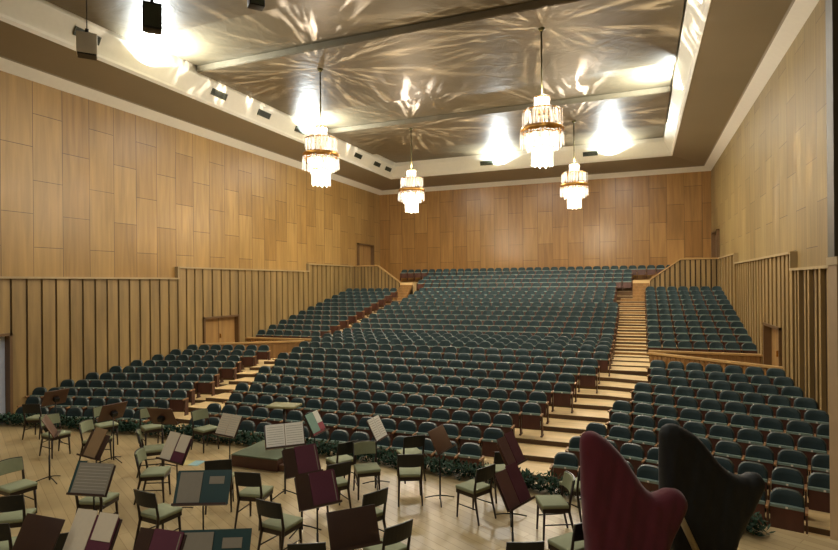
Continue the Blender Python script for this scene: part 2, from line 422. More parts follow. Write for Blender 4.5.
# ------------------------------------------------------------------ ceiling
# rings offset s from the walls: (s_side, s_back, z)
def ring(s, sb, z): return [(XL+s, YF, z), (XL+s, YB-sb, z), (XR-s, YB-sb, z), (XR-s, YF, z)]
def ringmesh(m, A, B, mi):
    vs = A+B
    m.add(vs, [(0,1,5,4), (1,2,6,5), (2,3,7,6)], mi)
    # give it thickness above
    C2 = [(x,y,z+.12) for x,y,z in A]; D2 = [(x,y,z+.12) for x,y,z in B]
    m.add(C2+D2, [(4,5,1,0), (5,6,2,1), (6,7,3,2)], mi)
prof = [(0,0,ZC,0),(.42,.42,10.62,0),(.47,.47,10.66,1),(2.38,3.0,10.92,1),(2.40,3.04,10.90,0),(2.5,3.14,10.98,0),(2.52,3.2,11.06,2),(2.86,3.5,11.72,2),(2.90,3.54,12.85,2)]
m = MB()
for i in range(len(prof)-1):
    p, q = prof[i], prof[i+1]
    ringmesh(m, ring(*p[:3]), ring(*q[:3]), q[3] if i not in (1, 3) else q[3])
struct(m.build('ceiling', [M_cream, M_soffit, M_lip, M_black]))
m = MB()
m.box(XL-.4, XR+.4, YF-.4, YB+.4, 12.9, 13.1, 0); struct(m.build('ceiling', M_soffit))
# hanging slabs, low and high in turn
ZS = H0+8.4; x0, x1 = XL+3.0, XR-2.93
def slab(y0, y1, z0, tilt, mat=None):
    m = MB(); v = []
    for (z, t) in ((z0, 0), (z0+.1, 0)):
        pass
    vs = [(x0,y0,z0),(x1,y0,z0),(x1,y1,z0+tilt),(x0,y1,z0+tilt)]
    vs += [(x,y,z+.12) for x,y,z in vs]
    m.add(vs, [(0,3,2,1),(4,5,6,7),(0,1,5,4),(1,2,6,5),(2,3,7,6),(3,0,4,7)], 0)
    struct(m.build('ceiling', mat or M_slab))
slab(-6, -1.2, ZS, 0); slab(-1.2, 4.9, ZS, .02); slab(4.9, 8.0, ZS+.20, .05)
slab(8.0, 14.3, ZS, .02); slab(14.3, 17.4, ZS+.20, .05); slab(17.4, 23.7, ZS, .02); slab(23.7, 27.3, ZS+.20, .05)
slab(27.3, 32.9, ZS, .02); slab(32.9, 36.7, ZS+.18, .03)
m = MB()
for yy in (4.9, 8.0, 14.3, 17.4, 23.7, 27.3, 32.9):
    m.box(x0, x1, yy-.03, yy+.03, ZS+.02, ZS+.24, 0)
struct(m.build('ceiling', M_slab))
for (p, e, dr_) in FL:
    o = area('cove_flood', p, .35, e, COOL, spread=2.5)
    o.rotation_euler = Vector(dr_).to_track_quat('-Z', 'Y').to_euler()
# air vents on the cove face
vp = MB()
M_v = M_vent
def vent(loc, rot, i):
    t = thing('ceiling_vent', None, 'vent', loc); t.rotation_euler = rot
    m = MB(); m.box(-.42, .42, -.015, .0, -.11, .11, 0); m.build('backing', M_black, t)
    m = MB()
    m.box(-.45,.45,-.03,0,.10,.14); m.box(-.45,.45,-.03,0,-.14,-.10); m.box(-.45,-.41,-.03,0,-.1,.1); m.box(.41,.45,-.03,0,-.1,.1)
    m.build('frame', M_vent, t)
    m = MB()
    for j in range(5): m.box(-.41,.41,-.028,-.012,-.09+j*.04,-.075+j*.04)
    m.build('louvre', M_vent, t)
    return t
al = math.atan2(.34, .66)
LV = [(12.87,'partly hidden by the pale hanging box'),(18.94,'first beyond the bright stretch'),(21.98,'second beyond the bright stretch'),
      (25.00,'just left of the front left chandelier'),(31.46,'right of the front left chandelier'),(34.20,'second from the rear left corner'),(35.97,'last before the rear left corner')]
for i, (yy, tx) in enumerate(LV):
    t = vent((XL+2.52+.19, yy, 11.40), (0,0,0), i)
    t.rotation_euler = Matrix(((0, -math.cos(al)*-1, 0),(0,0,0),(0,0,0))).to_euler() if 0 else (0,0,0)
    # local -Y must face the room (+X, down)
    n = Vector((.66, 0, -.34)).normalized(); xax = Vector((0,1,0)); yax = -n; zax = xax.cross(yax)
    R = Matrix((xax, yax, zax)).transposed(); t.rotation_euler = R.to_euler()
    t['label'] = 'dark louvred vent on left cove, '+tx; t['group'] = 'air vents along the ceiling cove'
for xx, tx in ((-9.6, 'between the two rear chandeliers'), (-2.9, 'beside the rear right chandelier')):
    t = vent((xx, YB-3.2-.16, 11.40), (0,0,0), 9)
    n = Vector((0, -.9, -.4)).normalized(); xax = Vector((1,0,0)); yax = -n; zax = xax.cross(yax)
    t.rotation_euler = Matrix((xax, yax, zax)).transposed().to_euler()
    t['label'] = 'dark louvred air vent on rear ceiling cove, '+tx; t['group'] = 'air vents along the ceiling cove'

# ------------------------------------------------------------------ auditorium seats
def back_geo(m, lo=False):
    """rounded-top upholstered back, slightly wrapped around the sitter, front = -y"""
    n = 6 if not lo else 3
    xs = [-1+2*i/(2*n) for i in range(2*n+1)]
    def prof(u):   # height of top edge
        return .82-.05*abs(u)**3-.06*max(0, abs(u)-.75)/.25
    W = .25
    rows = [0, .35, .75, 1] if not lo else [0, 1]
    F = []; B = []
    for r in rows:
        for u in xs:
            zt = prof(u); z = .40+(zt-.40)*r
            y = .02+.07*r-.05*u*u
            F.append((W*u*(1-.06*r*r), y-.05, z)); B.append((W*1.04*u*(1-.05*r*r), y+.015, z+.012*r))
    nx = len(xs); k = len(F); fs = []; fb = []
    for i in range(len(rows)-1):
        for j in range(nx-1):
            a = i*nx+j; fs.append((a, a+1, a+nx+1, a+nx)); fb.append((k+a, k+a+nx, k+a+nx+1, k+a+1))
    top = [( (len(rows)-1)*nx+j, (len(rows)-1)*nx+j+1, k+(len(rows)-1)*nx+j+1, k+(len(rows)-1)*nx+j) for j in range(nx-1)]
    side = []
    for i in range(len(rows)-1):
        a = i*nx; side.append((a, a+nx, k+a+nx, k+a)); b = i*nx+nx-1; side.append((b+nx, b, k+b, k+b+nx))
    m.add(F+B, fs, 0, True); o = len(m.v)-2*k
    for f in fb+top+side: m.f.append([i+o for i in f]); m.mi.append(1); m.sm.append(False)
def pan_geo(m, lo=False):
    Mt = Matrix.Rotation(math.radians(-6), 4, 'X')
    T = Matrix.Translation((0, -.13, .20)) @ Mt
    m.box(-.24, .24, -.03, .0, 0, .36, 0, T)            # plywood underside turned to the front
    m.box(-.24, .24, 0, .09, .01, .36, 1, T)             # cushion
    if not lo:
        m.box(-.245, .245, -.04, .10, .35, .395, 1, T)
        m.box(-.018, .018, -.05, -.04, .352, .385, 2, T)
    else:
        m.box(-.245, .245, -.04, .10, .35, .395, 1, T)
def arm_geo(m, sx):
    m.box(sx*.28-.022, sx*.28+.022, -.27, .05, .55, .585, 0)
    m.box(sx*.28-.014, sx*.28+.014, -.15, .05, .0, .55, 1)
    m.box(sx*.28-.026, sx*.28+.026, -.19, .07, .0, .03, 1)
def make_seat(arms=(1,)):
    t = thing('theatre_seat', 'seat', 'theatre seat')
    m = MB(); back_geo(m); m.build('backrest', [M_teal, M_shell], t)
    m = MB(); pan_geo(m); m.build('seat_pan', [M_pan, M_teal2, M_plate], t)
    for sx in arms:
        m = MB(); arm_geo(m, sx); m.build('armrest', [M_arm, M_armside], t)
    return t
seats = []   # (x, y, z, rz, block, row, index from the aisle, count)
def cnt(k):
    return {1:15,2:16,3:16,4:18,5:18,6:20,7:20,8:22,9:22}.get(k, 23 if k <= 20 else 22)
SP = .56
for k in range(1, NK+1):
    n = cnt(k)
    if 26 <= k <= 28: n = 25
    if k == 29: n = 34
    for i in range(n):
        seats.append((XM+(i-(n-1)/2)*SP, Yc(k), Zc(k), 0, 'centre', k, i, n))
ca = math.cos(math.radians(14))
NR = {1:8,2:9,3:10,4:9,5:9,6:8,7:8,8:7,9:7,10:7}
for k in range(1, 11):
    for i in range(NR[k]):
        x = XE[k]+i*SP*ca
        y = Yc(k)+kink(x, k)
        al_ = 0 if x < XKR-.2 else math.radians(-14)
        seats.append((x, y, Zs(k), al_, 'lower right', k, i, NR[k]))
        seats.append((mir(x), y, Zs(k), -al_, 'lower left', k, i, NR[k]))
for k in range(14, 25):
    for i in range(7):
        x = .49+i*SP
        seats.append((x, Yc(k), Zu(k), 0, 'upper right', k-13, i, 7))
        seats.append((mir(x), Yc(k), Zu(k), 0, 'upper left', k-13, i, 7))
def dep(s): return -s[0]*_s+s[1]*_c
seats.sort(key=dep)
ORD = ['front','second','third','fourth','fifth','sixth','seventh','eighth','ninth','tenth','eleventh','twelfth','thirteenth','fourteenth','fifteenth','sixteenth','seventeenth','eighteenth','nineteenth','twentieth','twenty-first','twenty-second','twenty-third']
def ordn(i): return 'first' if i == 0 else ORD[i]
near, far = seats[:300], seats[300:]
protos = {a: [make_seat(a), False] for a in ((1,), (-1,), (-1, 1))}
for (x, y, z, rz, bl, k, i, n) in near:
    a = (-1, 1) if i == 0 else ((-1,) if 'left' in bl else (1,))
    pr = protos[a]; o = pr[0] if not pr[1] else copy_tree(pr[0]); pr[1] = True
    o.location = (x, y, z); o.rotation_euler = (0, 0, rz)
    row = 'front row' if k == 1 else ORD[k-1]+' row'
    if bl == 'centre':
        if i >= n//2: pos = ordn(n-1-i)+' from the right aisle'
        else: pos = ordn(i)+' from the left aisle'
        o['label'] = 'dark teal tip-up seat, '+pos+', '+row+' of centre block'
    else:
        o['label'] = 'dark teal tip-up seat, '+ordn(i)+' from the aisle, '+row+' of '+bl+' block'
    o['group'] = 'tip-up seats of the '+bl+' block'
m = MB()
for (x, y, z, rz, bl, k, i, n) in far:
    q = MB(); back_geo(q, True)
    b0 = len(q.f)
    M = Matrix.Translation((x, y, z)) @ Matrix.Rotation(rz, 4, 'Z')
    m.add(q.v, q.f, 0, False, M)
    for j in range(b0): m.mi[len(m.mi)-b0+j] = q.mi[j]
    q = MB(); pan_geo(q, True); b0 = len(q.f); m.add(q.v, q.f, 0, False, M)
    for j in range(b0): m.mi[len(m.mi)-b0+j] = (2, 3)[q.mi[j]]
    for sx in ((-1, 1) if i == 0 else ((-1,) if 'left' in bl else (1,))):
        q = MB(); arm_geo(q, sx); b0 = len(q.f); m.add(q.v, q.f, 0, False, M)
        for j in range(b0): m.mi[len(m.mi)-b0+j] = (4, 5)[q.mi[j]]
tag(m.build('theatre_seats', [M_teal, M_shell, M_pan, M_teal2, M_arm, M_armside]), 'rows of dark teal tip-up seats filling the rear of the hall up to the back wall', 'theatre seats', kind='stuff')

# ------------------------------------------------------------------ greenery along the stage edge
M_leaf = simple('dark_leaf', lin(22,56,34), .9, var=.4, scale=9)
m = MB()
x = -16.6
while x < 1.5:
    yc = stage_y(x)+.05
    for j in range(64):
        px_, py_, pz_ = x+random.uniform(-.08,.08), yc+random.uniform(-.20,.20), random.uniform(.0,.17)
        a = random.uniform(0, 2*PI); tl = random.uniform(-.5, 1.1); L = random.uniform(.07,.13); wd = L*.42
        d = Vector((math.cos(a)*math.cos(tl), math.sin(a)*math.cos(tl), math.sin(tl))); sd = Vector((-math.sin(a), math.cos(a), random.uniform(-.3,.3)))*wd
        p = Vector((px_, py_, pz_+.02)); q = p+d*L; mid = p+d*L*.5
        if min(q.z, p.z) < .005: q.z = max(q.z, .01)
        mid.z = max(mid.z, .02)
        m.add([p, mid+sd*.5, q, mid-sd*.5], [(0,1,2,3)], 0)
    x += .085
for i in range(160):
    x = -16.6+i*.11; m.tube([(x, stage_y(x)+.05, 0), (x+random.uniform(-.05,.05), stage_y(x)+random.uniform(-.05,.15), .22)], .006, 4, 0)
tag(m.build('foliage_border', M_leaf), 'low dark green foliage running along the front edge of the stage', 'foliage', kind='stuff')

# ------------------------------------------------------------------ orchestra chairs
def make_chair():
    t = thing('orchestra_chair', 'chair', 'chair')
    w_ = .205
    m = MB(); m.box(-w_, w_, -.21, .18, .405, .455, 0, bev=.018); m.build('seat', M_green, t)
    m = MB()
    m.box(-w_+.01, w_-.01, -.20, -.175, .35, .405); m.box(-w_+.01, w_-.01, .15, .175, .35, .405)
    m.box(-w_+.01, -w_+.03, -.19, .16, .35, .405); m.box(w_-.03, w_-.01, -.19, .16, .35, .405); m.build('seat_frame', M_frame, t)
    # curved back board
    def board(m, off, z0, z1, w0, th, mi):
        n = 8; v = []
        for z, yy in ((z0, .205), (z1, .245)):
            for s_ in (0, 1):
                for i in range(n+1):
                    u = -1+2*i/n; v.append((w0*u, yy+.035*(1-u*u)+off+s_*th, z+(.012*(1-u*u) if z == z1 else 0)))
        k = n+1; f = []
        for i in range(n):
            f += [(i, i+1, 2*k+i+1, 2*k+i), (k+i+1, k+i, 3*k+i, 3*k+i+1), (2*k+i, 2*k+i+1, 3*k+i+1, 3*k+i), (i+1, i, k+i, k+i+1)]
        f += [(0, 2*k, 3*k, k), (n, k+n, 3*k+n, 2*k+n)]
        m.add(v, f, mi)
    m = MB(); board(m, 0, .58, .775, .205, .018, 0); m.build('backrest', M_greend, t)
    m = MB(); board(m, -.022, .59, .765, .19, .022, 0); m.build('back_pad', M_green, t)
    for sx in (-1, 1):
        m = MB(); m.tube([(sx*.17,-.17,.38),(sx*.185,-.19,0)], [.021,.014], 6); m.build('leg', M_frame, t)
        m = MB(); m.tube([(sx*.195,.235,.72),(sx*.19,.185,.46),(sx*.18,.18,.36),(sx*.195,.27,0)], [.014,.020,.021,.014], 6); m.build('leg', M_frame, t)
        m = MB(); m.tube([(sx*.18,-.18,.19),(sx*.187,.22,.20)], .009, 6); m.build('stretcher', M_frame, t)
    return t
# (seat px, back-top px, label)
CH = [
 ((38,417),(31,404),'green chair beside the left wall, farthest left at the stage edge'),
 ((56,433),(46,414),'green chair in front of the leftmost brown stand, turned right'),
 ((97,439),(85,421),'green chair behind the leaning tan score, left of stage'),
 ((106,424),(95,403),'green chair left of the brown stand, close to the foliage'),
 ((152,426),(146,406),'green chair at the foliage border between two brown stands'),
 ((153,448),(143,430),'green chair just left of the stand with grey sheets over purple folder'),
 ((155,471),(141,450),'green chair in front of an identical one, left of the purple folder stand'),
 ((161,509),(143,490),'dark-backed chair with green seat right of the dark purple score'),
 ((206,428),(200,410),'green chair by the foot of the left aisle steps'),
 ((256,491),(247,472),'dark-backed chair in front of the conductor podium, seen from behind'),
 ((281,522),(268,500),'dark-backed chair, green seat showing right, between podium and purple folder stand'),
 ((222,480),(218,461),'dark-backed chair behind the stand with the teal folder'),
 ((345,478),(339,461),'dark chair behind the purple folder stand, centre of stage'),
 ((341,459),(352,443),'green-seated chair under the foliage, right of the small magazine stand'),
 ((411,474),(411,455),'dark slat-back chair seen straight from behind, centre stage'),
 ((410,452),(422,441),'green-seated chair directly beyond the straight dark chair'),
 ((367,467),(364,441),'green-backed chair facing the stage behind the white score stand'),
 ((474,486),(486,466),'green-seated chair turned left, standing alone right of centre'),
 ((553,501),(570,475),'green-seated chair turned left, beside the red covered harp'),
 ((500,468),(507,451),'green-seated chair behind the leaning purple scores'),
 ((578,484),(590,465),'green-seated chair half hidden behind the red covered harp'),
 ((572,543),(592,522),'pale green chair seat at the bottom edge beside the red harp'),
 ((531,562),(526,542),'dark chair back at the bottom edge, left of the pale chair seat'),
 ((381,509),(376,490),'dark chair left of the bare floor, behind the empty brown desk'),
 ((409,543),(399,522),'large dark chair back right of the empty brown desk'),
 ((309,564),(307,543),'dark chair back cut by the bottom edge below the purple folder'),
 ((228,562),(222,541),'dark chair back at the bottom edge below the teal folder stand'),
 ((17,485),(2,458),'green chair at the left edge, middle depth'),
 ((14,516),(2,499),'dark green chair with brown back at the left edge'),
 ((4,545),(-12,525),'pale green seat in the bottom left corner'),
 ((98,498),(88,478),'green-seated chair hidden behind the tall grey score stand'),
 ((64,556),(57,536),'dark chair back beside the large black desk, bottom left'),
 ((190,480),(196,462),'green chair under the printed programme, behind the teal folder stand'),
]
CH.pop()
cp = make_chair(); used = False
EDGE = {'centre podium':0}
BE = {9:((234,471.5),(260,473)),10:((255,498),(280.5,503.5)),11:((205,461),(231,459)),7:((135,489),(152,493)),12:((328.5,465),(350,461)),
      14:((398.5,454.5),(421.5,454)),22:((507,542),(544,541)),23:((364.5,494.5),(388,487)),24:((384,529),(414.5,518)),25:((287,544),(326,542)),26:((203,547),(241,538))}
for ci, (sp, bpx, lab) in enumerate(CH):
    if ci in BE:
        a = at(*BE[ci][0], .78); b = at(*BE[ci][1], .78); e = (b-a); e.z = 0; e.normalize(); d = Vector((e.y, -e.x, 0))
        p = (a+b)/2-d*.24
    else:
        p = at(sp[0], sp[1], .44); q = at(bpx[0], bpx[1], .78); d = (q-p); d.z = 0
    o = cp if not used else copy_tree(cp); used = True
    o.location = (p.x, p.y, 0); o.rotation_euler = (0, 0, math.atan2(d.y, d.x)-PI/2)
    o.scale = (.92, .92, 1)
    o['label'] = lab; o['group'] = 'orchestra chairs on the stage'

# ------------------------------------------------------------------ music stands and scores
M_page = simple('white_paper', lin(248,246,234), .7, var=.05, scale=30)
M_pageg = simple('grey_paper', lin(140,134,118), .7, var=.06, scale=30)
M_pagec = simple('cream_paper', lin(214,204,180), .7, var=.06, scale=30)
M_purple = simple('purple_folder_cloth', lin(92,44,62), .5, var=.12)
M_tealf = simple('teal_folder_cloth', lin(24,62,62), .5, var=.12)
M_tan = simple('tan_card', lin(150,124,90), .6, var=.1)
M_mint = simple('mint_print', lin(134,172,156), .6, var=.1)
M_pink = simple('pink_print', lin(170,70,84), .6, var=.2, scale=30)
M_mauve = simple('mauve_brown_card', lin(100,68,64), .6)
M_ink = simple('printed_ink', lin(176,172,158), .7)
# L, R = bottom corners of the desk in the photo; away: desk faces away from us
def make_stand(L, R, away, mat, label, w=.50, h=.36, tilt=28, zb=.80):
    a = at(L[0], L[1], zb); b = at(R[0], R[1], zb); mid = (a+b)/2; e = (b-a); e.z = 0; e.normalize()
    rz = math.atan2(e.y, e.x)
    if away: rz += PI
    t = thing('music_stand', label, 'music stand', (mid.x, mid.y, 0), rz, 'music stands on the stage')
    # local: desk faces -y, leans back towards +y
    ti = math.radians(tilt); T = Matrix.Translation((0, 0, zb)) @ Matrix.Rotation(-ti, 4, 'X')
    m = MB(); m.box(-w/2, w/2, 0, .014, 0, h, 0, T, bev=.004); m.build('desk', mat, t)
    m = MB(); m.box(-w/2, w/2, -.055, .014, -.014, 0, 0, T); m.box(-w/2, w/2, -.06, -.052, -.014, .012, 0, T); m.build('ledge', M_standdark, t)
    m = MB(); m.tube([(0,.10,.03),(0,.10,zb+.12)], .010, 8); m.tube([(0,.10,.03),(0,.10,.45)], .014, 8); m.build('pole', M_black, t)
    m = MB(); m.box(-.05,.05,.014,.10,.12,.20,0,T); m.build('bracket', M_black, t)
    for i in range(3):
        an = PI/2+i*2*PI/3
        m = MB(); m.tube([(0,.10,.09),(.12*math.cos(an),.10+.12*math.sin(an),.06),(.26*math.cos(an),.10+.26*math.sin(an),.012)], [.011,.009,.009], 6)
        m.build('leg', M_black, t)
    t['_T'] = 0; del t['_T']
    return t, T, w, h
def score(t, T, w, h, kind, label):
    """paper on a desk: its own top-level thing placed in the desk's frame"""
    s = thing('sheet_music' if kind[0] in 'wgcm' else 'music_folder', label, 'sheet music' if kind[0] in 'wgcm' else 'folder', t.location, t.rotation_euler[2], 'scores lying on the music stands')
    def leafbox(nm, x0, x1, z0, z1, mat, y=-.018, th=.010):
        m = MB(); m.box(x0, x1, y, y+th, z0, z1, 0, T); return m.build(nm, mat, s)
    def lines(par, x0, x1, z0, z1, y):
        m = MB(); n = 8
        for i in range(n):
            z = z0+(z1-z0)*(i+.7)/(n+.4); m.box(x0+.02, x1-.02, y-.0015, y, z, z+.006, 0, T)
        m.build('printed_staves', M_ink, s)
    if kind in ('white', 'grey', 'cream'):
        mt = {'white':M_page,'grey':M_pageg,'cream':M_pagec}[kind]
        for q, (a, b) in enumerate(((-w*.47, -.005), (.005, w*.47))):
            leafbox('page', a, b, .004, h*1.02, mt); lines(s, a, b, .03, h*.95, -.018)
        leafbox('spine', -.006, .006, .004, h*1.0, M_tan, -.012, .008)
    elif kind == 'grey_single':
        leafbox('page', -w*.47, w*.47, .004, h*1.04, M_pageg); lines(s, -w*.46, w*.46, .03, h*.98, -.018)
        leafbox('folder_cover', -w*.56, -w*.3, .0, h*1.1, M_tealf, -.007, .006)
    elif kind == 'purple':
        leafbox('cover', -.08, w*.46, .002, h*1.05, M_purple); leafbox('inner_flap', -w*.48, -.085, .002, h*1.03, M_standdark, -.016, .008)
        leafbox('page_edge', w*.40, w*.42, .02, h*1.0, M_pageg, -.0195, .002)
    elif kind == 'purple_pair':
        leafbox('cover', -w*.46, -.012, .002, h*1.15, M_mauve, -.02, .012); leafbox('cover', .0, w*.46, .002, h*1.22, M_purple, -.02, .012)
    elif kind == 'grey_over_purple':
        leafbox('page', -w*.46, -.01, .0, h*1.12, M_pagec, -.022, .006); leafbox('page', .02, w*.44, h*.42, h*1.1, M_pagec, -.022, .006)
        leafbox('folder_cover', -w*.3, w*.46, .0, h*1.02, M_purple, -.014, .008)
    elif kind == 'teal':
        leafbox('folder_cover', -w*.5, w*.52, .0, h*1.06, M_tealf, -.014, .008)
        leafbox('page', -w*.44, -.01, .02, h*1.0, M_pageg, -.022, .006); leafbox('label_card', w*.12, w*.4, h*.62, h*.86, M_pageg, -.018, .003)
    elif kind == 'magazine':
        leafbox('page', -.21, .03, .04, h*1.12, M_mint, -.024, .010); leafbox('page', .035, .20, .17, h*1.12, M_page, -.024, .010)
        leafbox('page', .035, .20, .04, .165, M_pink, -.024, .010); leafbox('folder_cover', -.2, .17, .0, .12, M_pink, -.012, .008)
    elif kind == 'tan':
        leafbox('cover', -w*.3, w*.3, .0, h*1.2, M_tan, -.018, .012)
    return s
ST = [
 ((42,406),(64,402),1,M_standback,'brown wooden music stand seen from behind, farthest left near the wall',None,None),
 ((84,456),(95,459),0,M_standdark,'music stand holding the tan score, left of stage','tan','tan covered score standing steeply on its stand at left'),
 ((101,421),(119,417),1,M_standback,'brown wooden music stand seen from behind, against the lower left seats',None,None),
 ((154,423),(177,424),1,M_standback,'brown wooden music stand seen from behind, below the left aisle steps',None,None),
 ((158,458),(184,465),0,M_standdark,'stand with two cream sheets over a purple folder, left of stage','grey_over_purple','two cream sheets over a purple folder, at the end of left chairs'),
 ((215,434),(235,438),0,M_standdark,'stand with open pale score just left of the green podium','cream','open pale score just left of the green podium'),
 ((268,449),(303,445),0,M_standdark,'stand with wide open white score in front of the podium','white','wide open white score in front of the green podium'),
 ((311,438),(328,429),0,M_standdark,'stand with mint and white magazine against the first seat row','magazine','mint, white and pink printed booklet on the stand by the front seats'),
 ((287,478),(321,471),0,M_standdark,'stand with purple folder right below the wide white score','purple','purple folder right below the wide white score'),
 ((302,510),(338,502),0,M_standdark,'stand with purple folder in the centre foreground, steel pole showing','purple','purple folder on the centre foreground stand'),
 ((334,552),(378,543),0,M_standdark,'empty dark brown music desk at the bottom centre',None,None),
 ((374,443),(389,434),0,M_standdark,'stand with small bright white score, centre, near the front seats','white','small bright white open score tilted towards the right, at the front seats'),
 ((439,454),(452,446),0,M_standback,'brown wooden music stand tilted right, alone right of centre',None,None),
 ((508,511),(531,498),0,M_standdark,'stand with large purple and brown scores right of centre','purple_pair','large purple and brown score pair on the stand right of centre'),
 ((510,468),(523,461),0,M_standback,'upper of the two leaning purple stands, by the right aisle','purple_pair','narrow purple score on the rear stand by the right aisle'),
 ((70,494),(106,496),0,M_standdark,'stand with plain grey score over teal folder, left foreground','grey_single','plain grey score over a teal folder, left foreground'),
 ((10,553),(48,561),0,M_standdark,'empty black music desk in the bottom left corner',None,None),
 ((61,553),(108,561),0,M_standdark,'stand with long cream sheets and purple folder at the bottom left','grey_over_purple','long cream sheets and purple folder at the bottom left'),
 ((177,505),(223,504),0,M_standdark,'stand with open teal folder and grey sheet, left of centre','teal','open teal folder with grey sheet and small label card'),
 ((126,572),(174,580),0,M_standdark,'stand with dark purple folder cut by the bottom edge, left','purple','dark purple folder cut by the bottom edge, left'),
 ((180,578),(240,576),0,M_standdark,'stand with second teal folder cut by the bottom edge','teal','second teal folder, cut by the bottom edge'),
 ((53,440),(59,429),0,M_standback,'thin stand seen edge-on, left, with tall bare pole',None,None),
]
for (L, R, aw, mt, lab, kd, klab) in ST:
    ww = .62 if kd in ('white', 'teal') and R[0]-L[0] > 30 else (.56 if kd == 'grey_over_purple' else .50)
    if kd == 'white' and R[0]-L[0] < 20: ww = .42
    hh = .36 if kd not in ('magazine',) else .34
    t, T, w_, h_ = make_stand(L, R, aw, mt, lab, ww, hh)
    if kd: score(t, T, w_, h_, kd, klab)
# conductor's desk behind the podium
p = at(284, 405, 1.05)
t = thing('conductor_desk', 'pale green topped conductor desk standing behind the podium near the front seats', 'desk', (p.x, p.y-.0, 0), .15)
m = MB(); m.box(-.29,.29,-.19,.19,1.02,1.06,0,bev=.01); m.build('desk_top', simple('pale_desk_top', lin(150,146,104), .6), t)
m = MB(); m.tube([(0,0,.0),(0,0,1.02)], .025, 8); m.box(-.2,.2,-.2,.2,0,.03); m.build('pedestal', M_frame, t)
# podium
t = thing('podium', 'low wooden conductor podium with green carpet top, centre of stage', 'podium', (-6.35, 8.85, 0), .02)
m = MB(); m.box(-.72,.28,-.50,.48,.0,.20,0); m.build('base', M_pan, t)
m = MB(); m.box(-.72,.28,-.50,.48,.20,.225,0,bev=.006); m.build('carpet_top', simple('podium_green_carpet', lin(98,108,84), .9, var=.1, scale=30), t)
m = MB(); m.box(.28,.46,-.45,.43,0,.11,0); m.build('step', M_standback, t)
# printed programme on the floor
p = at(192, 463, .0); t = thing('programme', 'open colourful printed programme lying on the stage floor behind the teal folder', 'booklet', (p.x, p.y, 0), .2)
for sx, mt in ((-1, simple('yellow_print', lin(200,186,120), .6, var=.3, scale=12)), (1, simple('blue_print', lin(140,180,184), .6, var=.3, scale=12))):
    m = MB(); m.box(min(0,sx*.2), max(0,sx*.2), -.14,.14, .001, .006); m.build('page', mt, t)

# ------------------------------------------------------------------ covered harps
def harp(name_label, pts, d, th, mat, cloth_label, folds):
    """soft cloth cover over an upright harp: outline from the photo at distance d, real thickness"""
    P = [atd(x, y, d) for x, y in pts]
    zmin = 0.0
    c0 = sum(P, Vector())/len(P); base = Vector((c0.x, c0.y, 0))
    right = Vector((_c, _s, 0)); fwd = Vector((-_s, _c, 0))
    poly = [((p-base).dot(right), p.z) for p in P]
    return base, right, fwd, poly
def inside(poly, x, z):
    c = False; n = len(poly)
    for i in range(n):
        x1, z1 = poly[i]; x2, z2 = poly[(i+1) % n]
        if (z1 > z) != (z2 > z) and x < (x2-x1)*(z-z1)/(z2-z1)+x1: c = not c
    return c
def smooth_poly(poly, it=2):
    for _ in range(it):
        q = []
        n = len(poly)
        for i in range(n):
            a, b = poly[i], poly[(i+1) % n]
            q += [(a[0]*.75+b[0]*.25, a[1]*.75+b[1]*.25), (a[0]*.25+b[0]*.75, a[1]*.25+b[1]*.75)]
        poly = q
    return poly
def cover(pts, d, T, mat, label, rot, loc_extra=None):
    base, right, fwd, poly = harp(label, pts, d, T, mat, label, 0)
    poly = [(x, max(0.03, z)) for x, z in poly]
    poly = smooth_poly(poly, 2)
    from mathutils.geometry import delaunay_2d_cdt
    n = len(poly)
    V2_ = [Vector(p) for p in poly]; E_ = [(i, (i+1) % n) for i in range(n)]
    def dist(x, z):
        b = 9; P0 = Vector((x, z))
        for i in range(n):
            a_, b_ = V2_[i], V2_[(i+1) % n]; ab = b_-a_; t_ = max(0, min(1, (P0-a_).dot(ab)/max(ab.length_squared, 1e-9)))
            b = min(b, (a_+ab*t_-P0).length)
        return b
    gx = min(p[0] for p in poly)
    while gx < max(p[0] for p in poly):
        gz = .03
        while gz < 1.9:
            if inside(poly, gx, gz) and dist(gx, gz) > .012: V2_.append(Vector((gx, gz)))
            gz += .028
        gx += .024
    nb = n
    vo, eo, fo, *_r = delaunay_2d_cdt(V2_, E_, [], 1, 1e-5)
    bm = bmesh.new(); vm_ = {}
    for side in (-1, 1):
        for i, p in enumerate(vo):
            dd = dist(p.x, p.y)
            if side == 1 and dd < 1e-4: vm_[(1, i)] = vm_[(-1, i)]; continue
            q = min(1, dd/.13); prof_ = math.sqrt(max(0, 1-(1-q)**2))
            th = T*(.45+.55*(1-min(1, p.y/1.8)))
            sw = min(1, dd/.06)
            wob = sw*(.013*math.sin(p.x*17+math.sin(p.y*2.3)*2.4+side)+.006*math.sin(p.x*47-p.y*9+1.3*side)+.006*math.sin(p.x*29+p.y*13))*(1.25-.5*p.y)
            vm_[(side, i)] = bm.verts.new((p.x, side*(th*prof_/2)+wob, p.y))
        for f in fo:
            try: bm.faces.new([vm_[(side, i)] for i in (f if side < 0 else reversed(f))])
            except ValueError: pass
    bmesh.ops.recalc_face_normals(bm, faces=bm.faces[:])
    for f in bm.faces: f.smooth = True
    me = bpy.data.meshes.new('cloth_cover'); bm.to_mesh(me); bm.free(); me.materials.append(mat)
    t = thing('harp', label, 'harp', base, YAW, None)
    o = bpy.data.objects.new('cloth_cover', me); C.objects.link(o); o.parent = t
    return t, poly
M_red = simple('maroon_velvet_cover', lin(92,26,40), .9, var=.15, scale=4, bump=.25, bscale=12)
M_red.node_tree.nodes['Principled BSDF'].inputs['Sheen Weight'].default_value = .2
M_blk = simple('black_quilted_cover', lin(14,20,20), .65, var=.2, scale=4, bump=.3, bscale=10)
